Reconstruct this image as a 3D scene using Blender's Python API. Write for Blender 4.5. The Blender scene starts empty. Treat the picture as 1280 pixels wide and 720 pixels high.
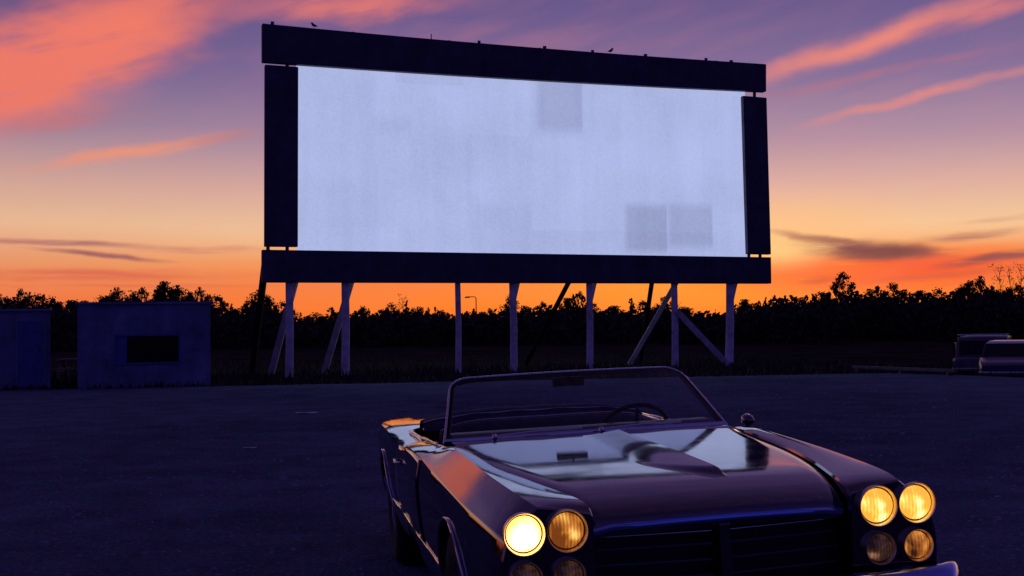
import bpy, math, random
import numpy as np
from mathutils import Vector, Matrix
random.seed(7); rng = np.random.default_rng(7)
R = math.radians; PI = math.pi
sc = bpy.context.scene
COL = sc.collection

# ------------------------------------------------------------------ camera
F = 1500.0; CAMH = 1.48; PITCH = math.atan(50/1500); ROLL = 0.014
fw = Vector((0, math.cos(PITCH), math.sin(PITCH)))
up0 = Vector((0, -math.sin(PITCH), math.cos(PITCH))); rt0 = Vector((1, 0, 0))
cu = up0*math.cos(ROLL) + rt0*math.sin(ROLL); cr = rt0*math.cos(ROLL) - up0*math.sin(ROLL)
CAM = Vector((0, 0, CAMH))
cd = bpy.data.cameras.new('camera'); cam = bpy.data.objects.new('camera', cd); COL.objects.link(cam)
cd.sensor_width = 36; cd.lens = F/1280*36; cd.clip_end = 6000; cd.clip_start = 0.05
cam.matrix_world = Matrix(((cr.x, cu.x, -fw.x, 0), (cr.y, cu.y, -fw.y, 0), (cr.z, cu.z, -fw.z, CAMH), (0, 0, 0, 1)))
sc.camera = cam

def ray(px, py):
    return (fw + cr*((px-640)/F) - cu*((py-360)/F)).normalized()
def on_ground(px, py, z=0.0):
    d = ray(px, py); t = (z-CAMH)/d.z; return CAM + d*t
def at_depth(px, py, Y):
    d = ray(px, py); return CAM + d*(Y/d.y)
def on_plane(px, py, p, n):
    d = ray(px, py); t = (p-CAM).dot(n)/d.dot(n); return CAM + d*t
def azel(px, py):
    d = ray(px, py); return math.degrees(math.atan2(d.x, d.y)), math.degrees(math.asin(d.z))

def lin(c):
    return tuple(((v/255)/12.92 if v/255 <= .04045 else ((v/255+.055)/1.055)**2.4) for v in c)
def L4(c): return (*lin(c), 1)

# ------------------------------------------------------------------ materials
def mat(name, base, rough=.6, metal=0, noise=None, bump=None, coat=0, spec=.5, rough_noise=0):
    """noise=(scale, amount) varies base colour; bump=(scale, strength)"""
    m = bpy.data.materials.new(name); m.use_nodes = True
    nt = m.node_tree; b = nt.nodes['Principled BSDF']
    b.inputs['Base Color'].default_value = (*base, 1); b.inputs['Roughness'].default_value = rough
    b.inputs['Metallic'].default_value = metal; b.inputs['Coat Weight'].default_value = coat
    b.inputs['Coat Roughness'].default_value = .04
    b.inputs['Specular IOR Level'].default_value = spec
    tc = nt.nodes.new('ShaderNodeTexCoord')
    if noise:
        n = nt.nodes.new('ShaderNodeTexNoise'); n.inputs['Scale'].default_value = noise[0]; n.inputs['Detail'].default_value = 6
        n.inputs['Roughness'].default_value = .65
        nt.links.new(tc.outputs['Object'], n.inputs['Vector'])
        r = nt.nodes.new('ShaderNodeValToRGB')
        lo = [max(0, c*(1-noise[1])) for c in base]; hi = [min(1, c*(1+noise[1])) for c in base]
        r.color_ramp.elements[0].position = .3; r.color_ramp.elements[1].position = .7
        r.color_ramp.elements[0].color = (*lo, 1); r.color_ramp.elements[1].color = (*hi, 1)
        nt.links.new(n.outputs['Fac'], r.inputs['Fac']); nt.links.new(r.outputs['Color'], b.inputs['Base Color'])
    if rough_noise:
        n = nt.nodes.new('ShaderNodeTexNoise'); n.inputs['Scale'].default_value = 9; n.inputs['Detail'].default_value = 5
        nt.links.new(tc.outputs['Object'], n.inputs['Vector'])
        mr = nt.nodes.new('ShaderNodeMapRange'); mr.inputs['To Min'].default_value = rough; mr.inputs['To Max'].default_value = rough+rough_noise
        mr.inputs['From Min'].default_value = .35; mr.inputs['From Max'].default_value = .7
        nt.links.new(n.outputs['Fac'], mr.inputs['Value']); nt.links.new(mr.outputs['Result'], b.inputs['Roughness'])
    if bump:
        n = nt.nodes.new('ShaderNodeTexNoise'); n.inputs['Scale'].default_value = bump[0]; n.inputs['Detail'].default_value = 5
        nt.links.new(tc.outputs['Object'], n.inputs['Vector'])
        bp = nt.nodes.new('ShaderNodeBump'); bp.inputs['Strength'].default_value = bump[1]; bp.inputs['Distance'].default_value = .02
        nt.links.new(n.outputs['Fac'], bp.inputs['Height']); nt.links.new(bp.outputs['Normal'], b.inputs['Normal'])
    return m

M = {}
M['paint'] = mat('dark_car_paint', (.165, .150, .182), .05, 1.0, coat=.3, rough_noise=.05, bump=(2.6, .035))
M['side_paint'] = M['paint']
M['chrome'] = mat('chrome', (.75, .75, .78), .10, 1, rough_noise=.08)
M['bumper_chrome'] = mat('sky_reflection_chrome', (.42, .52, .92), .08, 1, rough_noise=.06)  # blue of the reflected sky is put into the chrome's base colour
M['bezel'] = mat('bezel_metal', (.88, .76, .58), .38, 1)
M['black'] = mat('black_plastic', (.012, .012, .014), .55, spec=.12, noise=(20, .4))
M['grille'] = mat('grille_black', (.01, .01, .012), .5)
M['rubber'] = mat('tyre_rubber', (.02, .02, .02), .8, noise=(30, .4), bump=(60, .3))
M['vinyl'] = mat('seat_vinyl', (.035, .032, .05), .38, noise=(12, .3), bump=(25, .15))
M['pad'] = mat('dash_pad', (.015, .014, .022), .45, noise=(15, .3))
M['canvas'] = mat('soft_top_canvas', (.04, .04, .06), .7, noise=(10, .4), bump=(40, .3))
M['beam'] = mat('frame_paint', (.068, .058, .10), .75, noise=(1.6, .5), bump=(3, .3))
M['post'] = mat('post_whitewash', (.68, .69, .74), .7, noise=(2.5, .35), bump=(8, .3))
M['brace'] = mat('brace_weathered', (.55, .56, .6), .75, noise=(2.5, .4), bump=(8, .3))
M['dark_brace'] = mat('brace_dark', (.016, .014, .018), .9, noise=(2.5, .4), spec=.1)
M['steel'] = mat('bracket_steel', (.08, .08, .1), .5, .6)
M['shed'] = mat('shed_blue_paint', (.17, .185, .33), .8, noise=(1.1, .5), bump=(5, .25))
M['shed_trim'] = mat('shed_trim', (.08, .11, .34), .7, noise=(3, .3))
M['shed_roof'] = mat('shed_roof', (.03, .03, .05), .8, noise=(3, .4))
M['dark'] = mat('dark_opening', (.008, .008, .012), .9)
M['table'] = mat('table_wood', (.16, .15, .17), .8, noise=(4, .4))
M['rail'] = mat('rail_wood', (.13, .115, .11), .8, noise=(4, .4))
M['foliage'] = mat('foliage_dark', (.030, .030, .020), .9, noise=(.8, .5))
M['bark'] = mat('bark_dark', (.045, .035, .028), .9, noise=(3, .4))
M['weeds'] = mat('weeds', (.030, .027, .020), .9, noise=(.4, .5))
M['pebble'] = mat('pebble_stone', (.24, .24, .28), .8, noise=(.7, .6))
M['white_paint'] = mat('white_roof_paint', (.6, .6, .66), .22, coat=.6, noise=(2, .1))
M['blue_paint'] = mat('blue_body_paint', (.025, .03, .085), .35, coat=.15, noise=(2, .2))
M['grey_paint'] = mat('grey_van_paint', (.03, .035, .065), .35, coat=.3, noise=(2, .2))
M['lamp_glass'] = mat('lamp_glass_red', (.25, .02, .02), .2)
M['paper'] = mat('paper', (.6, .6, .62), .8, noise=(8, .2))
M['bird'] = mat('bird_feathers', (.02, .02, .024), .7, noise=(20, .4))
M['drum'] = mat('hubcap_metal', (.5, .5, .52), .25, 1)

def glass(name, tint, base_refl=.04):
    m = bpy.data.materials.new(name); m.use_nodes = True; nt = m.node_tree; nt.nodes.clear()
    o = nt.nodes.new('ShaderNodeOutputMaterial'); t = nt.nodes.new('ShaderNodeBsdfTransparent'); t.inputs[0].default_value = (*tint, 1)
    g = nt.nodes.new('ShaderNodeBsdfGlossy'); g.inputs['Roughness'].default_value = .03
    lw = nt.nodes.new('ShaderNodeLayerWeight'); lw.inputs['Blend'].default_value = .5
    pw = nt.nodes.new('ShaderNodeMath'); pw.operation = 'POWER'; pw.inputs[1].default_value = 5; nt.links.new(lw.outputs['Facing'], pw.inputs[0])
    fr = nt.nodes.new('ShaderNodeMath'); fr.operation = 'MULTIPLY_ADD'; fr.inputs[1].default_value = 1-base_refl; fr.inputs[2].default_value = base_refl; nt.links.new(pw.outputs[0], fr.inputs[0])
    mx = nt.nodes.new('ShaderNodeMixShader')
    nt.links.new(fr.outputs[0], mx.inputs[0]); nt.links.new(t.outputs[0], mx.inputs[1]); nt.links.new(g.outputs[0], mx.inputs[2])
    nt.links.new(mx.outputs[0], o.inputs[0]); return m
M['glass'] = glass('windshield_glass', (.60, .63, .78))
M['dark_glass'] = mat('dark_window_glass', (.006, .006, .012), .12, spec=.22)
M['clear'] = glass('lens_glass', (.9, .86, .8))

def lens_mat(name, ramp, strength, scale=9, seed=0., falloff=2., amp=.6):
    """lit headlamp, also reused for unlit ones: fluted lens breaking up the light of the bulb"""
    m = bpy.data.materials.new(name); m.use_nodes = True; nt = m.node_tree; b = nt.nodes['Principled BSDF']
    tc = nt.nodes.new('ShaderNodeTexCoord'); mp = nt.nodes.new('ShaderNodeMapping'); mp.inputs['Location'].default_value = (seed, seed*1.7, seed*.3)
    nt.links.new(tc.outputs['Object'], mp.inputs[0])
    n = nt.nodes.new('ShaderNodeTexNoise'); n.inputs['Scale'].default_value = scale*2.2; n.inputs['Detail'].default_value = 3; n.inputs['Distortion'].default_value = .15
    v = nt.nodes.new('ShaderNodeTexVoronoi'); v.inputs['Scale'].default_value = scale*2.4
    nt.links.new(mp.outputs[0], n.inputs['Vector']); nt.links.new(mp.outputs[0], v.inputs['Vector'])
    a = nt.nodes.new('ShaderNodeMath'); a.operation = 'MULTIPLY_ADD'; a.inputs[1].default_value = -.35
    nt.links.new(v.outputs['Distance'], a.inputs[0]); nt.links.new(n.outputs['Fac'], a.inputs[2])
    wv = nt.nodes.new('ShaderNodeTexWave'); wv.inputs['Scale'].default_value = 26; wv.inputs['Distortion'].default_value = 1.2; nt.links.new(mp.outputs[0], wv.inputs['Vector'])
    fl = nt.nodes.new('ShaderNodeMath'); fl.operation = 'MULTIPLY_ADD'; fl.inputs[1].default_value = .10; nt.links.new(wv.outputs['Fac'], fl.inputs[0]); nt.links.new(a.outputs[0], fl.inputs[2])
    sb = nt.nodes.new('ShaderNodeMath'); sb.operation = 'SUBTRACT'; sb.inputs[1].default_value = .05; nt.links.new(fl.outputs[0], sb.inputs[0]); a = sb
    am = nt.nodes.new('ShaderNodeMath'); am.operation = 'MULTIPLY_ADD'; am.inputs[1].default_value = amp; am.inputs[2].default_value = .40*(1-amp); nt.links.new(a.outputs[0], am.inputs[0]); a = am
    ln = nt.nodes.new('ShaderNodeVectorMath'); ln.operation = 'LENGTH'; nt.links.new(tc.outputs['Object'], ln.inputs[0])
    fo = nt.nodes.new('ShaderNodeMath'); fo.operation = 'MULTIPLY_ADD'; fo.inputs[1].default_value = -falloff; nt.links.new(ln.outputs['Value'], fo.inputs[0]); nt.links.new(a.outputs[0], fo.inputs[2]); a = fo
    r = nt.nodes.new('ShaderNodeValToRGB'); e = r.color_ramp.elements
    e[0].position = .14; e[0].color = L4(ramp[0]); e[1].position = .48; e[1].color = L4(ramp[2]); k = e.new(.31); k.color = L4(ramp[1])
    nt.links.new(a.outputs[0], r.inputs[0]); nt.links.new(r.outputs[0], b.inputs['Emission Color'])
    b.inputs['Emission Strength'].default_value = strength; m.cycles.emission_sampling = 'FRONT_BACK'; b.inputs['Base Color'].default_value = (.1, .07, .04, 1); b.inputs['Roughness'].default_value = .1
    return m
M['lens_bright'] = lens_mat('lit_lens_bright', ((238, 150, 55), (255, 226, 160), (255, 246, 222)), 5.5, 4, 0., 3.7, .18)
M['lens_half'] = lens_mat('lit_lens_half', ((110, 55, 12), (190, 115, 38), (255, 205, 110)), 1.2, 6, 3.3, 2., .9)
M['lens_lit'] = lens_mat('lit_lens', ((225, 150, 50), (250, 198, 92), (255, 244, 205)), 1.6, 7, 1.3, 2.4, .95)
M['lens_amber'] = lens_mat('lit_lens_amber', ((50, 22, 6), (150, 85, 28), (225, 150, 70)), 1.2, 9, 5.1)
M['lens_dim'] = lens_mat('unlit_lens_glow', ((16, 8, 6), (62, 38, 26), (150, 105, 80)), 1.1, 10, 7.7)  # unlit lower lamps; their brownish reflection is put in as emission

def screen_mat():
    m = bpy.data.materials.new('projection_screen'); m.use_nodes = True; nt = m.node_tree; b = nt.nodes['Principled BSDF']
    tc = nt.nodes.new('ShaderNodeTexCoord'); N = nt.nodes.new
    n1 = N('ShaderNodeTexNoise'); n1.inputs['Scale'].default_value = .35; n1.inputs['Detail'].default_value = 4
    n2 = N('ShaderNodeTexNoise'); n2.inputs['Scale'].default_value = 16; n2.inputs['Detail'].default_value = 3; n2.inputs['Roughness'].default_value = .8
    # sheets of the screen in slightly different whites: one random value per sheet
    mp = N('ShaderNodeMapping'); mp.inputs['Scale'].default_value = (.42, .0, .62)
    nt.links.new(tc.outputs['Object'], mp.inputs[0])
    fl = N('ShaderNodeVectorMath'); fl.operation = 'FLOOR'; nt.links.new(mp.outputs[0], fl.inputs[0])
    wn = N('ShaderNodeTexWhiteNoise'); nt.links.new(fl.outputs[0], wn.inputs['Vector'])
    mps = N('ShaderNodeMapping'); mps.inputs['Scale'].default_value = (3.0, 3.0, .25); nt.links.new(tc.outputs['Object'], mps.inputs[0])
    n3 = N('ShaderNodeTexNoise'); n3.inputs['Scale'].default_value = 1.; n3.inputs['Detail'].default_value = 4; nt.links.new(mps.outputs[0], n3.inputs['Vector'])
    for n in (n1, n2): nt.links.new(tc.outputs['Object'], n.inputs['Vector'])
    def ma(op, a, bb, c=None):
        x = N('ShaderNodeMath'); x.operation = op
        for i, q in enumerate((a, bb, c)):
            if q is None: continue
            if isinstance(q, (int, float)): x.inputs[i].default_value = q
            else: nt.links.new(q, x.inputs[i])
        return x.outputs[0]
    s = ma('MULTIPLY_ADD', n1.outputs['Fac'], .30, .82)
    s = ma('MULTIPLY_ADD', n2.outputs['Fac'], .34, ma('SUBTRACT', s, .17))
    s = ma('MULTIPLY_ADD', n3.outputs['Fac'], .12, ma('SUBTRACT', s, .06))
    w4 = ma('POWER', wn.outputs['Value'], 5.0)
    s = ma('MULTIPLY_ADD', w4, -.05, s)
    sx = N('ShaderNodeSeparateXYZ'); nt.links.new(tc.outputs['Object'], sx.inputs[0])
    def edge(v, a, w):
        x = N('ShaderNodeMapRange'); x.interpolation_type = 'SMOOTHSTEP'; nt.links.new(v, x.inputs['Value']); x.inputs['From Min'].default_value = a-w; x.inputs['From Max'].default_value = a+w; return x.outputs['Result']
    for (x0, x1, z0, z1, k, w) in SHEETS:     # discoloured sheets
        f = ma('MULTIPLY', edge(sx.outputs['X'], x0, w*1.7), ma('SUBTRACT', 1., edge(sx.outputs['X'], x1, w*.4)))
        f = ma('MULTIPLY', f, ma('MULTIPLY', edge(sx.outputs['Z'], z0, w*2), ma('SUBTRACT', 1., edge(sx.outputs['Z'], z1, w*2.2))))
        s = ma('MULTIPLY_ADD', ma('MULTIPLY', f, ma('MULTIPLY_ADD', n1.outputs['Fac'], .8, .6)), -k, s)
    mx = N('ShaderNodeVectorMath'); mx.operation = 'SCALE'; mx.inputs[0].default_value = lin((173, 184, 223)); nt.links.new(s, mx.inputs['Scale'])
    nt.links.new(mx.outputs[0], b.inputs['Emission Color']); b.inputs['Emission Strength'].default_value = 1.0
    b.inputs['Base Color'].default_value = (.75, .75, .78, 1); b.inputs['Roughness'].default_value = .9
    return m

def lot_mat():
    m = bpy.data.materials.new('gravel_lot'); m.use_nodes = True; nt = m.node_tree; b = nt.nodes['Principled BSDF']; N = nt.nodes.new
    tc = N('ShaderNodeTexCoord')
    outs = []
    for s, d in ((.12, 5), (1.3, 5), (22, 3)):
        n = N('ShaderNodeTexNoise'); n.inputs['Scale'].default_value = s; n.inputs['Detail'].default_value = d; n.inputs['Roughness'].default_value = .65
        nt.links.new(tc.outputs['Object'], n.inputs['Vector']); outs.append(n.outputs['Fac'])
    v = N('ShaderNodeTexVoronoi'); v.inputs['Scale'].default_value = 34; nt.links.new(tc.outputs['Object'], v.inputs['Vector'])
    def ma(op, a, bb, c=None):
        x = N('ShaderNodeMath'); x.operation = op
        for i, q in enumerate((a, bb, c)):
            if q is None: continue
            if isinstance(q, (int, float)): x.inputs[i].default_value = q
            else: nt.links.new(q, x.inputs[i])
        return x.outputs[0]
    s = ma('MULTIPLY_ADD', outs[1], .5, ma('MULTIPLY', outs[0], .7))
    s = ma('MULTIPLY_ADD', outs[2], .55, s)
    r = N('ShaderNodeValToRGB'); e = r.color_ramp.elements
    e[0].position = .6; e[0].color = (.042, .051, .074, 1); e[1].position = 1.0; e[1].color = (.21, .245, .335, 1)
    e[1].position = 1.0
    nt.links.new(s, r.inputs[0])
    sat = N('ShaderNodeMix'); sat.data_type = 'RGBA'; sat.blend_type = 'MULTIPLY'; sat.inputs[0].default_value = .35
    nt.links.new(r.outputs[0], sat.inputs[6]); nt.links.new(v.outputs['Color'], sat.inputs[7])
    nt.links.new(sat.outputs[2], b.inputs['Base Color']); b.inputs['Roughness'].default_value = 1.; b.inputs['Specular IOR Level'].default_value = 0
    bp = N('ShaderNodeBump'); bp.inputs['Strength'].default_value = .7; bp.inputs['Distance'].default_value = .03
    h = ma('ADD', ma('MULTIPLY', v.outputs['Distance'], .5), outs[2]); nt.links.new(h, bp.inputs['Height']); nt.links.new(bp.outputs[0], b.inputs['Normal'])
    return m
M['lot'] = lot_mat()
M['field'] = mat('field_soil_grass', (.05, .038, .032), 1., noise=(.25, .6), bump=(1.5, .6), spec=0)

# ------------------------------------------------------------------ mesh builder
class MB:
    def __init__(s): s.v = []; s.f = []
    def add(s, vs, fs):
        o = len(s.v); s.v += [tuple(v) for v in vs]; s.f += [tuple(i+o for i in f) for f in fs]; return s
    def hexa(s, p):  # p: 4 front then 4 back, same winding
        return s.add(p, [(0, 1, 2, 3), (7, 6, 5, 4), (0, 4, 5, 1), (1, 5, 6, 2), (2, 6, 7, 3), (3, 7, 4, 0)])
    def box(s, x0, x1, y0, y1, z0, z1):
        return s.hexa([(x0, y0, z0), (x1, y0, z0), (x1, y0, z1), (x0, y0, z1), (x0, y1, z0), (x1, y1, z0), (x1, y1, z1), (x0, y1, z1)])
    def grid(s, rows, closed=False):
        n = len(rows[0]); vs = [p for r in rows for p in r]; fs = []
        for i in range(len(rows)-1):
            for j in range(n if closed else n-1):
                k = (j+1) % n
                fs.append((i*n+j, i*n+k, (i+1)*n+k, (i+1)*n+j))
        return s.add(vs, fs)
    def tube(s, path, rad, seg=8, cap=True):
        path = [Vector(p) for p in path]; rows = []; n = len(path)
        rr = rad if isinstance(rad, (list, tuple)) else [rad]*n
        prev = None
        for i, p in enumerate(path):
            t = (path[min(i+1, n-1)]-path[max(i-1, 0)]).normalized()
            if prev is None: a = t.orthogonal().normalized()
            else: a = (prev - t*prev.dot(t)).normalized()
            prev = a; b = t.cross(a)
            rows.append([p + (a*math.cos(2*PI*k/seg)+b*math.sin(2*PI*k/seg))*rr[i] for k in range(seg)])
        o = len(s.v); s.grid(rows, True)
        if cap:
            s.f.append(tuple(o+k for k in reversed(range(seg)))); s.f.append(tuple(o+(n-1)*seg+k for k in range(seg)))
        return s
    def bar(s, a, b, w, d=None):  # square bar
        a, b = Vector(a), Vector(b); d = d or w; t = (b-a).normalized()
        u = t.cross(Vector((0, 1, 0))).normalized() if abs(t.y) < .9 else t.cross(Vector((0, 0, 1))).normalized(); v = t.cross(u).normalized()
        q = [(-1, -1), (1, -1), (1, 1), (-1, 1)]
        return s.hexa([a+u*(i*w/2)+v*(j*d/2) for i, j in q]+[b+u*(i*w/2)+v*(j*d/2) for i, j in q])
    def lathe(s, prof, c, axis='y', seg=32):  # prof: (r, h) along axis from centre c
        rows = []
        for r, h in prof:
            row = []
            for k in range(seg):
                a = 2*PI*k/seg; x, z = r*math.cos(a), r*math.sin(a)
                row.append((c[0]+x, c[1]+h, c[2]+z) if axis == 'y' else (c[0]+h, c[1]+x, c[2]+z) if axis == 'x' else (c[0]+x, c[1]+z, c[2]+h))
            rows.append(row)
        return s.grid(rows, True)
    def build(s, name, m, parent=None, smooth=None, bevel=0, solid=0, subsurf=0):
        me = bpy.data.meshes.new(name); me.from_pydata(s.v, [], s.f); me.update()
        import bmesh as _b
        bm = _b.new(); bm.from_mesh(me); _b.ops.recalc_face_normals(bm, faces=bm.faces); bm.to_mesh(me); bm.free()
        me.materials.append(m if not isinstance(m, str) else M[m])
        o = bpy.data.objects.new(name, me); COL.objects.link(o)
        if smooth is not None:
            me.polygons.foreach_set('use_smooth', [True]*len(me.polygons)); me.set_sharp_from_angle(angle=R(smooth))
        if solid:
            md = o.modifiers.new('solid', 'SOLIDIFY'); md.thickness = solid; md.offset = 0
        if bevel:
            md = o.modifiers.new('bevel', 'BEVEL'); md.width = bevel; md.segments = 2; md.limit_method = 'ANGLE'; md.angle_limit = R(35)
        if subsurf:
            md = o.modifiers.new('sub', 'SUBSURF'); md.levels = subsurf; md.render_levels = subsurf
        if parent: o.parent = parent
        return o
def tag(o, label=None, cat=None, group=None, kind=None):
    if label: o['label'] = label
    if cat: o['category'] = cat
    if group: o['group'] = group
    if kind: o['kind'] = kind
    return o
def empty(name, loc=(0, 0, 0), rz=0):
    o = bpy.data.objects.new(name, None); COL.objects.link(o); o.location = loc; o.rotation_euler = (0, 0, rz); o.empty_display_size = .3; return o
def copy_tree(o, parent=None):
    c = o.copy(); COL.objects.link(c)
    if parent: c.parent = parent
    for ch in list(o.children): copy_tree(ch, c)
    return c
def pchip(xs, ys):
    xs = np.array(xs, float); ys = np.array(ys, float); h = np.diff(xs); d = np.diff(ys)/h
    m = np.zeros(len(xs)); m[0], m[-1] = d[0], d[-1]
    for i in range(1, len(xs)-1):
        m[i] = 0 if d[i-1]*d[i] <= 0 else 2*d[i-1]*d[i]/(d[i-1]+d[i])
    def f(x):
        x = min(max(x, xs[0]), xs[-1]); i = min(max(int(np.searchsorted(xs, x))-1, 0), len(h)-1); t = (x-xs[i])/h[i]
        return float((2*t**3-3*t*t+1)*ys[i]+(t**3-2*t*t+t)*h[i]*m[i]+(3*t*t-2*t**3)*ys[i+1]+(t**3-t*t)*h[i]*m[i+1])
    return f

# ------------------------------------------------------------------ world: dusk sky
SUN_AZ, SUN_EL = R(9), R(2.2)
def build_world():
    w = bpy.data.worlds.new('World'); sc.world = w; w.use_nodes = True; nt = w.node_tree; nt.nodes.clear(); N = nt.nodes.new; K = nt.links.new
    out = N('ShaderNodeOutputWorld'); bg = N('ShaderNodeBackground'); K(bg.outputs[0], out.inputs[0])
    tc = N('ShaderNodeTexCoord'); nv = N('ShaderNodeVectorMath'); nv.operation = 'NORMALIZE'; K(tc.outputs['Generated'], nv.inputs[0])
    sp = N('ShaderNodeSeparateXYZ'); K(nv.outputs[0], sp.inputs[0])
    def ma(op, a, b=None, c=None, clamp=False):
        x = N('ShaderNodeMath'); x.operation = op; x.use_clamp = clamp
        for i, q in enumerate((a, b, c)):
            if q is None: continue
            if isinstance(q, (int, float)): x.inputs[i].default_value = q
            else: K(q, x.inputs[i])
        return x.outputs[0]
    def mr(v, a, b, c=0., d=1., t='SMOOTHSTEP'):
        x = N('ShaderNodeMapRange'); x.interpolation_type = t; K(v, x.inputs['Value'])
        for n, q in (('From Min', a), ('From Max', b), ('To Min', c), ('To Max', d)): x.inputs[n].default_value = q
        return x.outputs['Result']
    def mix(f, a, b, blend='MIX'):
        x = N('ShaderNodeMix'); x.data_type = 'RGBA'; x.blend_type = blend
        for i, q in ((0, f), (6, a), (7, b)):
            if isinstance(q, (int, float)): x.inputs[i].default_value = q
            elif isinstance(q, tuple): x.inputs[i].default_value = q
            else: K(q, x.inputs[i])
        return x.outputs[2]
    el = ma('MULTIPLY', ma('ARCSINE', sp.outputs['Z']), 180/PI)
    az = ma('MULTIPLY', ma('ARCTAN2', sp.outputs['X'], sp.outputs['Y']), 180/PI)
    pv = N('ShaderNodeCombineXYZ'); K(az, pv.inputs[0]); K(el, pv.inputs[1]); P = pv.outputs[0]
    def ramp(stops):
        r = N('ShaderNodeValToRGB'); e = r.color_ramp.elements
        K(ma('DIVIDE', el, 90.), r.inputs[0])
        for i, (p, c) in enumerate(stops):
            k = e[i] if i < 2 else e.new(1)
            k.position = p/90; k.color = L4(c)
        return r.outputs[0]
    front = ramp([(0, (250, 110, 35)), (90, (9, 15, 60)), (1.2, (248, 122, 46)), (2.2, (243, 122, 62)), (3.2, (244, 150, 84)), (4.4, (241, 196, 150)),
                  (6.3, (218, 171, 160)), (8.5, (172, 139, 162)), (11.5, (124, 104, 151)), (15, (97, 82, 138)), (21, (76, 60, 118)), (30, (34, 31, 82))])
    left = ramp([(0, (236, 100, 48)), (90, (9, 15, 60)), (1.2, (238, 112, 60)), (2.2, (236, 128, 78)), (3.4, (230, 150, 104)), (5.0, (231, 182, 146)),
                 (7, (204, 160, 150)), (9.5, (150, 123, 150)), (12.5, (108, 91, 140)), (16, (82, 66, 120)), (24, (46, 38, 92)), (40, (18, 18, 54))])
    back = ramp([(0, (22, 26, 84)), (90, (9, 15, 60)), (6, (30, 36, 118)), (14, (28, 34, 116)), (30, (17, 22, 80))])
    col = mix(mr(az, -25., -3.), left, front)
    cs = ma('DIVIDE', sp.outputs['Y'], ma('SQRT', ma('ADD', ma('MULTIPLY', sp.outputs['X'], sp.outputs['X']), ma('ADD', ma('MULTIPLY', sp.outputs['Y'], sp.outputs['Y']), 1e-6))))
    col = mix(mr(cs, .05, .88), back, col)
    # soft distortion for cloud edges
    def noise(scale, sx, sy, rot=0, detail=5, w=0., rough=.6):
        m = N('ShaderNodeMapping'); m.vector_type = 'TEXTURE'; m.inputs['Rotation'].default_value = (0, 0, R(rot)); m.inputs['Scale'].default_value = (sx, sy, 1)
        m.inputs['Location'].default_value = (w, w*.7, 0); K(P, m.inputs[0])
        n = N('ShaderNodeTexNoise'); n.inputs['Scale'].default_value = scale; n.inputs['Detail'].default_value = detail; n.inputs['Roughness'].default_value = rough
        K(m.outputs[0], n.inputs['Vector']); return n
    streak = noise(1., 5.0, 1.1, 14, 5, 0., .52).outputs['Fac']
    flat = noise(1., 4.5, .38, 0, 6, 3.1).outputs['Fac']
    dn = noise(.8, 2.6, 1.2, 8, 4, 9., .5)
    dv = N('ShaderNodeVectorMath'); dv.operation = 'SUBTRACT'; K(dn.outputs['Color'], dv.inputs[0]); dv.inputs[1].default_value = (.5, .5, .5)
    def distort(ax, ay):
        m = N('ShaderNodeVectorMath'); m.operation = 'MULTIPLY_ADD'; K(dv.outputs[0], m.inputs[0]); m.inputs[1].default_value = (ax, ay, 0); K(P, m.inputs[2]); return m.outputs[0]
    Ds = distort(3.5, .38); Db = distort(4, 1.5)
    def cloud(col, px, py, Lp, Tp, ang, c, s, tex=None, D=None, soft=.15, tlo=.30, thi=.62):
        a, e = azel(px, py); k = 180/PI/F
        m = N('ShaderNodeMapping'); m.vector_type = 'TEXTURE'; m.inputs['Location'].default_value = (a, e, 0)
        m.inputs['Rotation'].default_value = (0, 0, R(ang)); m.inputs['Scale'].default_value = (Lp*k, Tp*k, 1); K(D or Ds, m.inputs[0])
        ln = N('ShaderNodeVectorMath'); ln.operation = 'LENGTH'; K(m.outputs[0], ln.inputs[0])
        # the direction is bounded to the front half so a band does not wrap
        f = mr(ln.outputs['Value'], 1.25, soft, 0., s)
        if tex is not None: f = ma('MULTIPLY', f, mr(tex, tlo, thi, .25, 1.))
        return mix(f, col, L4(c))
    # glow of the vanished sun
    col = cloud(col, 830, 352, 260, 46, 0, (253, 142, 42), .75, D=P, soft=0)
    col = cloud(col, 985, 285, 150, 50, 0, (246, 184, 122), .55, D=P, soft=0)
    # low bands, right
    col = cloud(col, 1130, 336, 230, 28, 2, (238, 80, 52), 1.0, flat, tlo=.2, thi=.5)
    col = cloud(col, 1010, 335, 120, 14, -4, (246, 112, 56), .6, flat)
    col = cloud(col, 1085, 311, 105, 13, -4, (94, 47, 72), 1.0, flat, tlo=.2, thi=.5)
    col = cloud(col, 972, 312, 70, 26, 0, (252, 206, 138), .7, D=P, soft=0)
    col = cloud(col, 1040, 300, 95, 6, -9, (128, 66, 78), .75, flat, tlo=.2, thi=.55)
    col = cloud(col, 1110, 318, 70, 10, 3, (104, 52, 72), .85, flat, tlo=.2, thi=.5)
    col = cloud(col, 1215, 294, 60, 7, 4, (150, 88, 92), .7, flat)
    col = cloud(col, 1265, 320, 90, 7, 7, (122, 62, 78), .85, flat, tlo=.2, thi=.5)
    col = cloud(col, 1270, 271, 60, 4, 3, (165, 105, 110), .5, flat)
    col = cloud(col, 1020, 350, 30, 6, 5, (170, 70, 60), .6, flat)
    col = cloud(col, 1200, 342, 120, 5, 4, (200, 84, 66), .6, flat)
    # low bands, left
    col = cloud(col, 105, 343, 210, 9, 0, (214, 92, 74), .8, flat)
    col = cloud(col, 80, 304, 120, 4.5, -2, (158, 92, 102), .8, flat, tlo=.2, thi=.5)
    col = cloud(col, 130, 319, 90, 4, -5, (140, 78, 94), .85, flat, tlo=.2, thi=.5)
    col = cloud(col, 265, 312, 90, 5, 0, (180, 104, 100), .6, flat)
    col = cloud(col, 170, 357, 200, 3, 0, (214, 96, 76), .5, flat)
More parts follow.
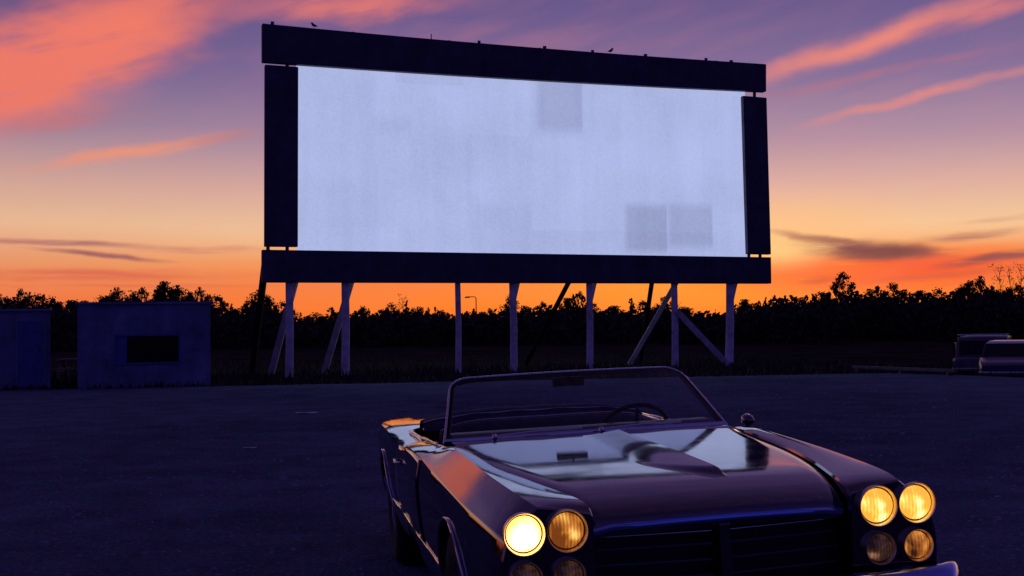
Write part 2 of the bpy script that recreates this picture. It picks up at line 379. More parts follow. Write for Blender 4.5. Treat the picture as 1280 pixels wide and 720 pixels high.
    # high pink streaks
    col = cloud(col, 85, 66, 235, 66, 24, (238, 120, 102), 1.0, streak, Db, soft=.3, tlo=.1, thi=.5)
    col = cloud(col, 10, 100, 130, 46, 14, (236, 118, 100), .8, streak, Db, soft=.3)
    col = cloud(col, 70, 150, 110, 22, 10, (190, 110, 118), .6, streak, Db)
    col = cloud(col, 440, 4, 150, 26, 4, (226, 118, 112), .85, streak, Db, soft=.2, tlo=.25, thi=.55)
    col = cloud(col, 165, 190, 130, 10, 11, (236, 146, 116), .85, streak, soft=.1)
    col = cloud(col, 300, 170, 90, 8, 8, (190, 122, 122), .5, streak)
    col = cloud(col, 1090, 50, 215, 17, 14, (233, 132, 120), .95, streak, soft=.05, tlo=.2, thi=.6)
    col = cloud(col, 1260, 5, 130, 14, 14, (224, 122, 120), .8, streak, soft=.3)
    col = cloud(col, 1180, 112, 175, 8, 11, (230, 136, 126), .85, streak, soft=.05, tlo=.2, thi=.6)
    col = cloud(col, 1080, 95, 150, 7, 8, (180, 108, 128), .5, streak)
    col = cloud(col, 640, 60, 260, 30, -2, (160, 104, 138), .35, streak, Db)
    # thin veil over everything
    col = mix(mr(streak, .35, .75, .0, .16), col, mix(.5, col, L4((225, 135, 130))))
    sky = N('ShaderNodeTexSky'); sky.sky_type = 'NISHITA'; sky.sun_disc = False; sky.sun_elevation = SUN_EL; sky.sun_rotation = SUN_AZ
    nis = N('ShaderNodeVectorMath'); nis.operation = 'SCALE'; K(sky.outputs[0], nis.inputs[0]); nis.inputs['Scale'].default_value = .004
    ad = N('ShaderNodeVectorMath'); ad.operation = 'ADD'; K(col, ad.inputs[0]); K(nis.outputs[0], ad.inputs[1])
    K(ad.outputs[0], bg.inputs['Color']); bg.inputs['Strength'].default_value = 1.0
build_world()
sl = bpy.data.lights.new('sun', 'SUN'); so = bpy.data.objects.new('sun', sl); COL.objects.link(so)
sl.energy = .03; sl.angle = R(8); sl.color = (1, .55, .28)
so.rotation_euler = Vector((math.sin(SUN_AZ)*math.cos(SUN_EL), math.cos(SUN_AZ)*math.cos(SUN_EL), math.sin(SUN_EL))).to_track_quat('Z', 'Y').to_euler()

# ------------------------------------------------------------------ ground
eL, eR = on_ground(40, 487), on_ground(1100, 466)
def smooth(a, b, x):
    t = min(1, max(0, (x-a)/(b-a))); return t*t*(3-2*t)
def lot_edge(x):
    return eL.y + (eR.y-eL.y)*(x-eL.x)/(eR.x-eL.x) - 6.0*smooth(10.8, 14.5, x)
def hground(x, y):
    d = y - lot_edge(max(-60, min(60, x)))
    return -.52*smooth(12.0, 13.6, x)*smooth(.0, 2.2, d)*(1-smooth(45, 80, d))
xs = [-2500, -900, -400, -200, -100, -50] + list(np.arange(-40, 40.1, 1.0)) + [50, 100, 200, 400, 900, 2500]
ys = [-600, -100, -20, 0, 10, 20, 26] + list(np.arange(28, 62, .6)) + [66, 72, 80, 90, 110, 140, 180, 250, 400, 900, 2500]
MB().grid([[(x, y, hground(x, y)) for x in xs] for y in ys]).build('field', 'field', smooth=60)
bpy.data.objects['field']['kind'] = 'structure'
ex = list(np.arange(-60, 60.1, 1.0))
rows = [[(x, y, .004) for x in ex] for y in (-40, -10, 0, 10, 20)]
rows.append([(x, lot_edge(x)-.25+.22*math.sin(x*1.3)*math.sin(x*.37)+.12*math.sin(x*3.1), .004) for x in ex])
o = MB().grid(rows).build('parking_lot', 'lot'); o['kind'] = 'structure'
# loose stones on the lot
mb = MB()
for i in range(9000):
    y = 4.5 + 27*rng.random()**1.35; x = (rng.random()*2-1)*(y*.47+.5)
    if y > lot_edge(x)-.4: continue
    r = .007+.020*rng.random()**3
    if rng.random() < .012: r *= 2.0
    q = [(x+r*math.cos(a)*(.7+.6*rng.random()), y+r*math.sin(a)*(.7+.6*rng.random()), .003) for a in (0, 1.26, 2.5, 3.77, 5.0)]
    top = (x, y, r*.9)
    mb.add(q+[top], [(k, (k+1) % 5, 5) for k in range(5)])
o = mb.build('gravel', 'pebble'); o['kind'] = 'stuff'
tag(o, 'small loose grey stones scattered over the dark lot', 'gravel')
# weeds at the lot's edge and under the screen
mb = MB()
for i in range(17000):
    x = (rng.random()*2-1)*24; d = rng.random()**1.8*26-.35; y = lot_edge(x)+d
    h = (.08+.28*rng.random()**2)*(1 if d > .5 else .6); a = rng.random()*PI; w = .025+.03*rng.random(); z = hground(x, y)-.01
    dx, dy = math.cos(a)*w, math.sin(a)*w; lx, ly = (rng.random()-.5)*h*.8, (rng.random()-.5)*h*.8
    mb.add([(x-dx, y-dy, z), (x+dx, y+dy, z), (x+lx, y+ly, z+h)], [(0, 1, 2)])
o = mb.build('weeds', 'weeds'); o['kind'] = 'stuff'; tag(o, 'low dark weeds growing along the edge of the lot', 'weeds')

# ------------------------------------------------------------------ movie screen
S1 = Vector(((330-640)*38/F, 38, 0)); S2 = Vector(((962-640)*44/F, 44, 0))
sdir = (S2-S1).normalized(); nrm = Vector((sdir.y, -sdir.x, 0)).normalized()   # towards the viewer
if nrm.y > 0: nrm = -nrm
def sp(px, py, off=0.0): return on_plane(px, py, S1 + nrm*off, nrm)
screen = empty('movie_screen', (S1+S2)/2); screen.rotation_euler[2] = math.atan2(sdir.y, sdir.x)
tag(screen, 'huge white drive-in movie screen in a dark frame on pale posts', 'movie screen')
bpy.context.view_layer.update()
INV = screen.matrix_world.inverted()
def sbuild(mb, name, m, parent=screen, **k):
    mb.v = [tuple(INV @ Vector(v)) for v in mb.v]
    return mb.build(name, m, parent, **k)
def loc2(x, y):
    p = INV @ sp(x, y, -.22); return p.x, p.z
SHEETS = []
for x0, y0, x1, y1, k, w in ((672, 92, 727, 162, .17, .13), (783, 257, 833, 314, .25, .10), (836, 257, 890, 308, .20, .11), (598, 258, 664, 316, .06, .14), (468, 149, 514, 163, .10, .16), (420, 95, 470, 290, .03, .2), (470, 165, 590, 235, .035, .3), (545, 240, 600, 316, .035, .15)):
    (ax, az_), (bx, bz) = loc2(x0, y1), loc2(x1, y0); SHEETS.append((ax, bx, az_, bz, k, w))
M['screen'] = screen_mat()
def slab(corners, off, thick):
    f = [sp(x, y, off) for x, y in corners]; return MB().hexa(f+[p - nrm*thick for p in f])
sbuild(slab([(371, 317), (934, 323), (931, 106), (371, 71)], -.22, .12), 'screen_surface', 'screen')
# top beam in two straight lengths: the frame sags slightly
top = [(328, 29), (640, 57), (958, 80)]; bot = [(328, 77), (640, 98), (958, 114.5)]
mb = MB()
rf, rb = [], []
N_ = 24
def curve3(pts, t):
    (x0, y0), (x1, y1), (x2, y2) = pts; x = x0+(x2-x0)*t
    l = ((x-x1)*(x-x2))/((x0-x1)*(x0-x2)); m_ = ((x-x0)*(x-x2))/((x1-x0)*(x1-x2)); n_ = ((x-x0)*(x-x1))/((x2-x0)*(x2-x1))
    return x, y0*l+y1*m_+y2*n_
rows = []
for i in range(N_+1):
    a, b = sp(*curve3(top, i/N_)), sp(*curve3(bot, i/N_))
    rows.append([a, b, b - nrm*.26, a - nrm*.26])
mb.grid(rows, True); n0 = len(mb.v)
mb.f += [(0, 1, 2, 3), (n0-1, n0-2, n0-3, n0-4)]
tb = sbuild(mb, 'top_beam', 'beam', bevel=.02)
# stubs and bolts left along the top edge
for t, w, h in ((.335, .03, .16), (.43, .10, .07), (.56, .12, .07), (.655, .1, .06), (.76, .12, .06), (.88, .1, .07), (.93, .12, .05), (.02, .1, .08)):
    a = sp(*curve3(top, t), -.12); sbuild(MB().box(a.x-w/2, a.x+w/2, a.y-.04, a.y+.04, a.z-.03, a.z+h), 'stub', 'steel', tb)
# tiles of the beam's cladding: raised cover strips
for t in (.18, .37, .55, .74, .9):
    a, b = sp(*curve3(top, t), .012), sp(*curve3(bot, t), .012)
    sbuild(MB().bar(a, b, .09, .024), 'cover_strip', 'beam', tb)
bb = sbuild(slab([(328, 353), (964.5, 354.5), (964, 321.5), (328, 312)], 0, .30), 'bottom_beam', 'beam', bevel=.02)
for px in (452, 575, 690, 800, 890):
    sbuild(MB().bar(sp(px, 314.5+(px-328)*.0145, .012), sp(px, 352.5, .012), .09, .024), 'cover_strip', 'beam', bb)
sbuild(slab([(331, 308), (372.5, 308.5), (373, 83.5), (331.5, 80.5)], -.04, .24), 'side_panel', 'beam', bevel=.02)
sbuild(slab([(935, 317.5), (964, 318), (958.5, 122), (929, 119.5)], -.04, .24), 'side_panel', 'beam', bevel=.02)
# small brackets in the gaps
for a, b in (((359, 74), (359, 84)), ((335, 305), (335, 316)), ((359, 305), (359, 316)), ((943, 112), (943, 126)), ((950, 315), (950, 325)), ((936, 315), (936, 325))):
    sbuild(MB().bar(sp(*a, -.2), sp(*b, -.2), .1, .1), 'bracket', 'steel')
# back bracing frame of the screen, so that it also stands up from the side
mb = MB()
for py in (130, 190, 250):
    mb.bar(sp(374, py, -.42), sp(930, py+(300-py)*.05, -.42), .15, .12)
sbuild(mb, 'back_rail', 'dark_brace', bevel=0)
# posts
def gnd(px, off=0.0):
    p = sp(px, 470, off); return Vector((p.x, p.y, hground(p.x, p.y)-.1))
for pt, pbx, w in ((361.5, 361.5, .24), (431.5, 431.5, .25), (572, 573, .19), (640.5, 642.5, .24), (736.5, 737.5, .23), (842.5, 844, .24), (912.5, 911.5, .30)):
    a = sp(pt, 350, -.25); g = gnd(pbx, -.25)
    sbuild(MB().tube([a, a.lerp(g, .5)+sdir*.02, g], [w/2, w/2*1.03, w/2*1.08], 10), 'post', 'post', smooth=40)
def ground_at(px, py):
    return on_ground(px, py)
def strut(p, q, w, m, name='brace'):
    sbuild(MB().bar(p, q, w), name, m, bevel=.01)
def behind(px, py, off): return sp(px, py, -off)
# raking struts behind the posts: head on the beam, foot in the ground behind
def foot(px, off):
    p = sp(px, 470, -off); return Vector((p.x, p.y, hground(p.x, p.y)-.08))
strut(behind(372, 340, .5), foot(337.5, 2.3), .2, 'brace')
strut(behind(443, 338, .5), foot(404, 2.3), .2, 'brace')
strut(behind(850, 345, .5), foot(785, 3.2), .17, 'brace')
strut(behind(845, 388, .1), foot(914, .1), .2, 'brace')
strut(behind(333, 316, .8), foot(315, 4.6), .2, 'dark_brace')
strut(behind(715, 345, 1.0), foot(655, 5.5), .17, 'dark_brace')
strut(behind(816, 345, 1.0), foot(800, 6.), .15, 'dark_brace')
# knee braces at the post heads
for px in (361.5, 431.5, 640.5, 736.5, 912.5):
    a = sp(px+7.5, 351, -.5); b = sp(px+1.5, 378, -.34); strut(a, b, .14, 'post', 'knee_brace')
# birds on the beam
def bird(px, py, off, label, rz, s):
    p = sp(px, py, off); e = empty('bird', p, rz); tag(e, label, 'bird'); e.scale = (s, s, s)
    mb = MB()
    path = [(-.16, 0, .05), (-.09, 0, .075), (0, 0, .10), (.07, 0, .14), (.10, 0, .19), (.125, 0, .225), (.16, 0, .225), (.19, 0, .218)]
    mb.tube(path, [.012, .03, .058, .06, .045, .042, .018, .003], 10)
    mb.tube([(.0, .02, .06), (.0, .022, .0)], .006, 5); mb.tube([(.0, -.02, .06), (.0, -.022, .0)], .006, 5)
    mb.build('body', 'bird', e, smooth=60)
    w = MB()
    for sgn in (-1, 1): w.tube([(.05, .05*sgn, .13), (-.04, .062*sgn, .095), (-.15, .03*sgn, .05)], [.02, .026, .006], 8)
    w.build('wing', 'bird', e, smooth=60)
bird(393, 34.8, -.25, 'small dark bird perched near the left end of the top beam', R(160), .75)
bird(763, 66.2, -.25, 'small dark bird perched right of the middle of the top beam', R(30), .75)
# ------------------------------------------------------------------ sheds
def shed(name, label, px0, px1, base_y, top_y, depth, win=None, door=None, rz=0.0):
    g0, g1 = on_ground(px0, base_y), None
    Y = on_ground((px0+px1)/2, base_y).y
    a, b = at_depth(px0, base_y, Y), at_depth(px1, base_y, Y)
    w = b.x-a.x; h = at_depth((px0+px1)/2, top_y, Y).z
    e = empty(name, ((a.x+b.x)/2, Y, 0), rz); tag(e, label, 'shed' if door else 'booth')
    hw = w/2
    mb = MB(); T = .1
    if win:
        x0 = (win[0]-px0)/(px1-px0)*w-hw; x1 = (win[1]-px0)/(px1-px0)*w-hw
        z1 = at_depth(px0, win[2], Y).z; z0 = at_depth(px0, win[3], Y).z
        mb.box(-hw, x0, 0, T, 0, h); mb.box(x1, hw, 0, T, 0, h); mb.box(x0, x1, 0, T, 0, z0); mb.box(x0, x1, 0, T, z1, h)
    else: mb.box(-hw, hw, 0, T, 0, h)
    mb.box(-hw, -hw+T, T, depth, 0, h); mb.box(hw-T, hw, T, depth, 0, h); mb.box(-hw+T, hw-T, depth-T, depth, 0, h)
    mb.build('wall', 'shed', e)
    # cladding: cover battens on the front
    mb = MB(); n = int(w/.42)
    for i in range(n+1):
        x = -hw+.02+(w-.04)*i/n
        if win and x0-.03 < x < x1+.03:
            mb.box(x-.02, x+.02, -.014, -.001, .02, z0-.06); mb.box(x-.02, x+.02, -.014, -.001, z1+.06, h-.02)
        elif door and door[0]-.1 < x < door[1]+.1: pass
        else: mb.box(x-.02, x+.02, -.014, -.001, .02, h-.02)
    mb.build('batten', 'shed', e)
    MB().hexa([(-hw-.06, -.09, h-.002), (hw+.06, -.09, h-.002), (hw+.06, -.09, h+.06), (-hw-.06, -.09, h+.06), (-hw-.06, depth+.1, h-.12), (hw+.06, depth+.1, h-.12), (hw+.06, depth+.1, h-.06), (-hw-.06, depth+.1, h-.06)]).build('roof', 'shed', e)
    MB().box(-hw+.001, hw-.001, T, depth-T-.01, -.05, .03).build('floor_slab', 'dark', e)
    if win:
        f = MB(); t = .05
        f.box(x0-t, x1+t, -.02, T*.6, z1, z1+t); f.box(x0-t, x1+t, -.05, T*.6, z0-t, z0); f.box(x0-t, x0, -.02, T*.6, z0, z1); f.box(x1, x1+t, -.02, T*.6, z0, z1)
        fr = f.build('window', 'shed_trim', e)
        MB().box(x0+.001, x0+(x1-x0)*.17, .03, .06, z0+.001, z1-.001).build('shutter', 'shed_trim', fr)
        MB().box(x0+(x1-x0)*.17, x1-.001, .05, .075, z0+.001, z1-.001).build('pane', 'dark_glass', fr)
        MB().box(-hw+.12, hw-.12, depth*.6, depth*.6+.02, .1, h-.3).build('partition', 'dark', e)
    if door:
        d0, d1, dh = door
        d = MB().box(d0, d1, -.03, -.002, .05, dh).build('door', 'shed_trim', e, bevel=.008)
        MB().tube([(d1-.1, -.05, 1.0), (d1-.1, -.05, 1.12)], .015, 6).build('handle', 'steel', d)
        m2 = MB(); m2.box(d0-.07, d0-.004, -.036, -.001, .02, dh+.07); m2.box(d1+.004, d1+.07, -.036, -.001, .02, dh+.07); m2.box(d0-.004, d1+.004, -.036, -.001, dh+.004, dh+.07); m2.build('door_frame', 'shed', e)
    return e
shed('ticket_booth', 'dark blue boxy booth with a black rectangular window opening', 102, 261, 484, 380, 2.6, win=(147, 222, 421, 454), rz=R(18.5))
shed('storage_shed', 'windowless dark blue shed cut off by the left picture edge', -55, 59, 487, 389, 2.8, door=(.42, 1.05, 1.85), rz=R(24))
# picnic table between them
p = on_ground(80, 479); t = empty('picnic_table', (p.x, p.y+1.0, 0), R(4)); tag(t, 'weathered wooden picnic table standing between the two blue sheds', 'table')
mb = MB()
for i in range(4): mb.box(-.55, .55, -.34+.175*i, -.34+.175*i+.16, .68, .72)
mb.build('table_top', 'table', t)
for s in (-1, 1): MB().box(-.6, .6, s*.62-.12, s*.62+.12, .40, .435).build('bench', 'table', t)
for s in (-1, 1):
    for q in (-1, 1):
        MB().bar((s*.42, q*.15, .68), (s*.42, q*.60, -.01), .08, .05).build('leg', 'table', t)
    MB().box(s*.42-.02, s*.42+.02, -.7, .7, .345, .40).build('cross_beam', 'table', t)

# low rail lying by the lot edge, right
a, b = on_ground(1066, 464.5), on_ground(1196, 470)
a.z = .14; b.z = .14
r_ = empty('parking_rail', ((a+b)/2).xy.to_3d()); tag(r_, 'long pale timber rail lying low along the right lot edge', 'rail')
ca = a-r_.location; cb = b-r_.location
MB().bar(ca, cb, .12, .09).build('beam', 'rail', r_, bevel=.012)
for k in (.06, .5, .94):
    q = ca.lerp(cb, k); MB().box(q.x-.07, q.x+.07, q.y-.07, q.y+.07, -.35, .085).build('block', 'rail', r_)
# litter
for (px, py, s, lb) in ((383, 517.5, .16, 'flattened pale paper scrap lying on the lot, larger of the two'), (312, 561, .07, 'tiny pale paper scrap lying on the lot in front of the sheds')):
    p = on_ground(px, py); mb = MB()
    rows = [[(p.x+(i/4-.5)*s*2.4, p.y+(j/3-.5)*s, .008+.025*s*6*abs(math.sin(i*2.1+j*1.7))) for i in range(5)] for j in range(4)]
    tag(mb.grid(rows).build('paper_scrap', 'paper', smooth=60, solid=.002), lb, 'litter')

# ------------------------------------------------------------------ trees
def leaf(mb, c, s):
    n = Vector(rng.normal(size=3)).normalized(); c = Vector(c); a = n.orthogonal().normalized(); b = n.cross(a)
    mb.add([c+a*s, c+b*s*.55, c-a*s, c-b*s*.55], [(0, 1, 2, 3)])
def crown(kind):
    mb = MB()
    if kind == 'round':
        for i in range(46):
            t = rng.random(); z = .22+.76*t; rr = .34*math.sin(PI*min(1, (t*.9+.12)))**.6
            a = rng.random()*2*PI; q = rr*math.sqrt(rng.random()); c = Vector((q*math.cos(a), q*math.sin(a), z)); cr_ = .05+.05*rng.random()
            for k in range(40): leaf(mb, c+Vector(np.clip(rng.normal(size=3),-1.7,1.7))*cr_*.6, .016+.020*rng.random())
    elif kind == 'narrow':
        for i in range(48):
            t = rng.random(); z = .12+.86*t; rr = .20*(1-t)**.7+.03
            a = rng.random()*2*PI; q = rr*math.sqrt(rng.random()); c = Vector((q*math.cos(a), q*math.sin(a), z)); cr_ = .045*(1.15-t*.8)
            for k in range(36): leaf(mb, c+Vector(np.clip(rng.normal(size=3),-1.7,1.7))*cr_*.6, .014+.018*rng.random())
    elif kind == 'ragged':
        for i in range(34):
            t = rng.random()**.8; z = .25+.73*t; rr = .30*math.sin(PI*min(1, t*.8+.2))**.5
            a = rng.random()*2*PI; q = rr*rng.random()**.4; c = Vector((q*math.cos(a), q*math.sin(a), z)); cr_ = .03+.04*rng.random()
            for k in range(34): leaf(mb, c+Vector(np.clip(rng.normal(size=3),-1.7,1.7))*cr_*.6, .014+.018*rng.random())
    elif kind == 'shrub':
        for i in range(44):
            t = rng.random(); z = .05+.85*t; rr = .62*math.cos(t*PI/2)**.5
            a = rng.random()*2*PI; q = rr*math.sqrt(rng.random()); c = Vector((q*math.cos(a), q*math.sin(a), z)); cr_ = .08+.06*rng.random()
            for k in range(26): leaf(mb, c+Vector(np.clip(rng.normal(size=3),-1.7,1.7))*cr_*.6, .018+.02*rng.random())
    elif kind == 'sparse':
        for i in range(13):
            t = i/12; z = .55+.44*t+.02*rng.normal(); rr = .10
            a = rng.random()*2*PI; q = rr*rng.random(); c = Vector((q*math.cos(a), q*math.sin(a), z))
            for k in range(13): leaf(mb, c+Vector(rng.normal(size=3))*.022, .006+.009*rng.random())
    return mb
def trunk(kind):
    mb = MB(); r = {'round': .022, 'narrow': .018, 'ragged': .02, 'shrub': .02, 'sparse': .009}[kind]
    mb.tube([(0, 0, -.03), (.005, .004, .3), (-.006, .003, .6), (.004, 0, .93)], [r, r*.8, r*.5, r*.15], 7)
    for i in range(7):
        z = .3+.09*i; a = i*2.4; l = {'round': .26, 'narrow': .12, 'ragged': .24, 'shrub': .4, 'sparse': .09}[kind]*(1-.06*i)
        mb.tube([(0, 0, z), (l*.5*math.cos(a), l*.5*math.sin(a), z+.07), (l*math.cos(a), l*math.sin(a), z+.16)], [r*.45, r*.3, r*.1], 5)
    return mb
PROTO = {}
for kind, n in (('round', 3), ('narrow', 3), ('ragged', 3), ('shrub', 2), ('sparse', 2)):
    PROTO[kind] = []
    for i in range(n):
        c = crown(kind); t = trunk(kind)
        cm = c.build('crown', 'foliage').data; tm = t.build('trunk', 'bark', smooth=60).data
        for ob in [o for o in COL.objects if o.data in (cm, tm)]: bpy.data.objects.remove(ob)
        PROTO[kind].append((cm, tm))
def tree(px, ytop, Y, kind, label, group=None, wid=None, name='tree'):
    top_ = at_depth(px, ytop, Y); h = top_.z; cm, tm = PROTO[kind][rng.integers(len(PROTO[kind]))]
    e = empty(name, (top_.x, Y, 0), rng.random()*6.28); tag(e, label, 'bush' if name == 'bush' else 'tree', group)
    s = h if wid is None else wid
    for nm, me in (('crown', cm), ('trunk', tm)):
        o = bpy.data.objects.new(nm, me); COL.objects.link(o); o.parent = e
    e.scale = (s, s, h); return e
prof = pchip([-20, 0, 25, 60, 100, 130, 175, 215, 250, 275, 300, 322, 345, 390, 450, 480, 505, 560, 600, 640, 690, 720, 750, 790, 830, 850, 900, 930, 960, 1000, 1040, 1075, 1110, 1160, 1215, 1240, 1270, 1300],
             [366, 366, 364, 367, 374, 366, 364, 362, 366, 374, 385, 366, 378, 391, 386, 382, 377, 390, 386, 383, 379, 372, 384, 385, 376, 384, 388, 378, 368, 366, 360, 357, 360, 361, 354, 352, 360, 362])
def section(px):
    if px < 62: return 'dark tree of the far treeline above the windowless left shed', 'treeline above the left shed'
    if px < 102: return 'dark tree of the far treeline seen in the gap between the sheds', 'treeline between the sheds'
    if px < 264: return 'dark tree of the far treeline rising behind the booth with the window', 'treeline behind the booth'
    if px < 361: return 'dark tree of the far treeline between the booth and the first screen post', 'treeline right of the booth'
    if px < 572: return 'low dark tree of the far treeline seen under the left part of the screen', 'treeline under the left part of the screen'
    if px < 738: return 'low dark tree of the far treeline seen under the middle of the screen', 'treeline under the middle of the screen'
    if px < 960: return 'low dark tree of the far treeline seen under the right part of the screen', 'treeline under the right part of the screen'
    if px < 1180: return 'dark tree of the far treeline between the screen and the parked vehicles', 'treeline right of the screen'
    return 'dark tree of the far treeline rising behind the parked van and sedan', 'treeline behind the parked vehicles'
px = -14.
while px < 1300:
    lb, gr = section(px)
    kind = ['round', 'narrow', 'ragged'][rng.choice(3, p=[.30, .38, .32] if px > 270 else [.45, .25, .30])]
    tree(px, prof(px)+3.5+rng.normal()*4.2-(9*rng.random() if rng.random() < .14 else 0), 118+rng.random()*30, kind, lb, gr, name='tree', wid=(1.2+4.2*rng.random()+1.2*(px > 960)) if kind == 'narrow' else (3.0+3.0*rng.random()+1.2*(px > 960)))
    px += 5.5+rng.random()*6.5
# the ones that stand out
tree(503, 369, 112, 'sparse', 'thin sparse tree poking up between the second and third screen posts', name='tree', wid=7.0)
tree(325, 364, 113, 'round', 'rounded tree on the skyline by the left end of the bottom beam', name='tree', wid=4.5)
tree(722, 366, 112, 'ragged', 'bushy taller tree just left of the fifth screen post', name='tree', wid=3.6)
tree(829, 373, 113, 'ragged', 'bushy tree on the skyline close left of the sixth screen post', name='tree', wid=3.4)
tree(1226, 347, 115, 'round', 'rounded taller tree left of the sparse spindly trees on the skyline', name='tree', wid=4.2)
for q, (x, y, lb) in enumerate(((1249, 329, 'spindly sparse tree on the right skyline, first from the left'), (1262, 332, 'spindly sparse tree on the right skyline, in the middle'), (1276, 329, 'spindly sparse tree on the right skyline, last towards the edge'))):
    tree(x, y, 110, 'sparse', lb, 'spindly trees on the right skyline', wid=7.5, name='tree')
# scrub in front of the trees: one continuous band
mb = MB()
def zmax(x, y):
    px_ = 640+F*x/y
    if px_ < -30 or px_ > 1310: return 4.6
    return max(1.0, at_depth(px_, prof(px_), y).z*.70)
for i in range(13500):
    y = 100+46*rng.random(); x = (rng.random()*2-1)*y*.95; hm = zmax(x, y)
    z = hm*rng.random(); c = Vector((x, y, z)); q = .35+.45*rng.random()
    for k in range(13):
        leaf(mb, c+Vector(np.clip(rng.normal(size=3),-1.6,1.6))*q*.7, .18+.2*rng.random())
o = mb.build('woods', 'foliage'); o['kind'] = 'stuff'; tag(o, 'dense dark scrub filling in the foot of the far treeline', 'woods')
# distant lamp post
p = at_depth(595, 371, 108); lp = empty('street_lamp', (p.x, 108, 0)); tag(lp, 'thin distant lamp post with a hooked arm under the screen', 'street lamp')
MB().tube([(0, 0, 0), (0, 0, p.z-.25), (-.02, 0, p.z-.08), (-.15, 0, p.z), (-.35, 0, p.z+.01), (-.6, 0, p.z)], [.05, .045, .04, .035, .035, .035], 7).build('pole', 'steel', lp, smooth=60)
MB().hexa([(-1.0, -.12, p.z-.10), (-.55, -.12, p.z-.08), (-.55, -.12, p.z+.05), (-1.0, -.12, p.z+.02), (-1.0, .12, p.z-.10), (-.55, .12, p.z-.08), (-.55, .12, p.z+.05), (-1.0, .12, p.z+.02)]).build('lamp_head', 'steel', lp)

# ------------------------------------------------------------------ wheels
def wheel(parent, u, v, z, r, w, whitewall=False, name='wheel'):
    o = MB(); h = w/2
    o.lathe([(r*.60, -h*.8), (r*.75, -h), (r*.93, -h*.95), (r, -h*.7), (r, 0), (r, h*.7), (r*.93, h*.95), (r*.75, h), (r*.60, h*.8)], (u, v, z), 'x', 36)
    t = o.build(name, 'rubber', parent, smooth=50)
    sgn = -1 if u < 0 else 1
    MB().lathe([(r*.61, h*.82*sgn), (r*.6, h*.55*sgn), (r*.45, h*.6*sgn), (r*.4, h*.75*sgn), (r*.12, h*.9*sgn), (.001, h*.92*sgn)], (u, v, z), 'x', 28).build('hubcap', 'drum', t, smooth=40)
    MB().lathe([(.001, -h*.5*sgn), (r*.6, -h*.5*sgn), (r*.61, h*.5*sgn)], (u, v, z), 'x', 20).build('rim', 'steel', t, smooth=40)
    return t

# ------------------------------------------------------------------ background sedan and van
def sedan(label, loc, rz):
    e = empty('sedan', loc, rz); tag(e, label, 'car')
    W = pchip([0, .3, 1.2, 2.6, 4, 4.5], [.78, .84, .88, .89, .86, .80]); Z = pchip([0, .15, .5, 1.4, 3.2, 4.3, 4.5], [.70, .78, .84, .92, .93, .86, .74])
    rows = []
    for i in range(61):
        v = 4.5*i/60; w = W(v); zt = Z(v); zs = .30
        for vc in (.85, 3.6):
            if abs(v-vc) < .36: zs = max(zs, .33+math.sqrt(.36**2-(v-vc)**2))
        half = [(w-.04, zs), (w-.005, zs+(zt-.1-zs)*.5), (w, zt-.12), (w-.03, zt-.03), (w-.10, zt), (w*.5, zt+.012)]
        rows.append([(u, v, z) for u, z in half]+[(-u, v, z) for u, z in reversed(half)])
    mb = MB().grid(rows); n = len(rows[0]); mb.f += [tuple(range(n)), tuple(len(mb.v)-n+k for k in reversed(range(n)))]
    mb.build('body', 'blue_paint', e, smooth=35)
    # cabin: pillars and roof
    def cab(z):
        t = (z-.92)/.46; return (.80-.10*t, 1.45+.62*t, 3.75-.55*t)   # half width, front, rear
    def ring(z, inset=0):
        w, a, b = cab(z); return [(-w+inset, a+inset, z), (w-inset, a+inset, z), (w-inset, b-inset, z), (-w+inset, b-inset, z)]
    r = []
    for z, ins in ((1.31, 0), (1.355, .02), (1.385, .07), (1.405, .16), (1.412, .3)):
        r.append(ring(z, ins))
    mb = MB().grid(r, True); mb.f.append(tuple(len(mb.v)-4+k for k in range(4))); mb.f.append((3, 2, 1, 0))
    mb.build('roof', 'white_paint', e, smooth=60, bevel=.02)
    lo, hi = ring(.925), ring(1.312)
    for k in range(4):
        p0, p1 = Vector(lo[k]), Vector(lo[(k+1) % 4]); q0, q1 = Vector(hi[k]), Vector(hi[(k+1) % 4])
        MB().bar(p0, q0, .06, .07).build('pillar', 'blue_paint', e)
        wn = MB().add([p0.lerp(p1, .03), p0.lerp(p1, .97), q0.lerp(q1, .97), q0.lerp(q1, .03)], [(0, 1, 2, 3)]).build('window', 'dark_glass', e, solid=.012)
        if k in (1, 3): MB().bar(p0.lerp(p1, .5), q0.lerp(q1, .5), .05, .05).build('pillar', 'blue_paint', wn)
    for u in (-.72, .72):
        for v in (.85, 3.6): wheel(e, u, v, .32, .32, .19)
    for v, nm in ((-.06, 'bumper'), (4.56, 'bumper')):
        MB().box(-.86, .86, v-.05, v+.05, .42, .54).build(nm, 'chrome', e, bevel=.03)
    for s in (-1, 1):
        MB().lathe([(.09, 0), (.085, -.03), (.001, -.045)], (s*.6, .0, .64), 'y', 20).build('headlight', 'steel', e, smooth=50)
        MB().box(s*.6-.14, s*.6+.14, 4.49, 4.515, .60, .70).build('tail_light', 'lamp_glass', e)
        d = MB().grid([[(s*(.893), v, z) for z in (.46, .80)] for v in (1.5, 2.5)]).build('door', 'blue_paint', e, solid=.01)
        MB().box(s*.905-.012, s*.905+.012, 2.3, 2.44, .74, .765).build('handle', 'chrome', d)
    return e
p = at_depth(1222, 440, 36.5)
sedan('parked dark blue sedan with a pale roof, cut by the right picture edge', (p.x+.30, 34.9, hground(p.x+1., 36.5)), R(-24))
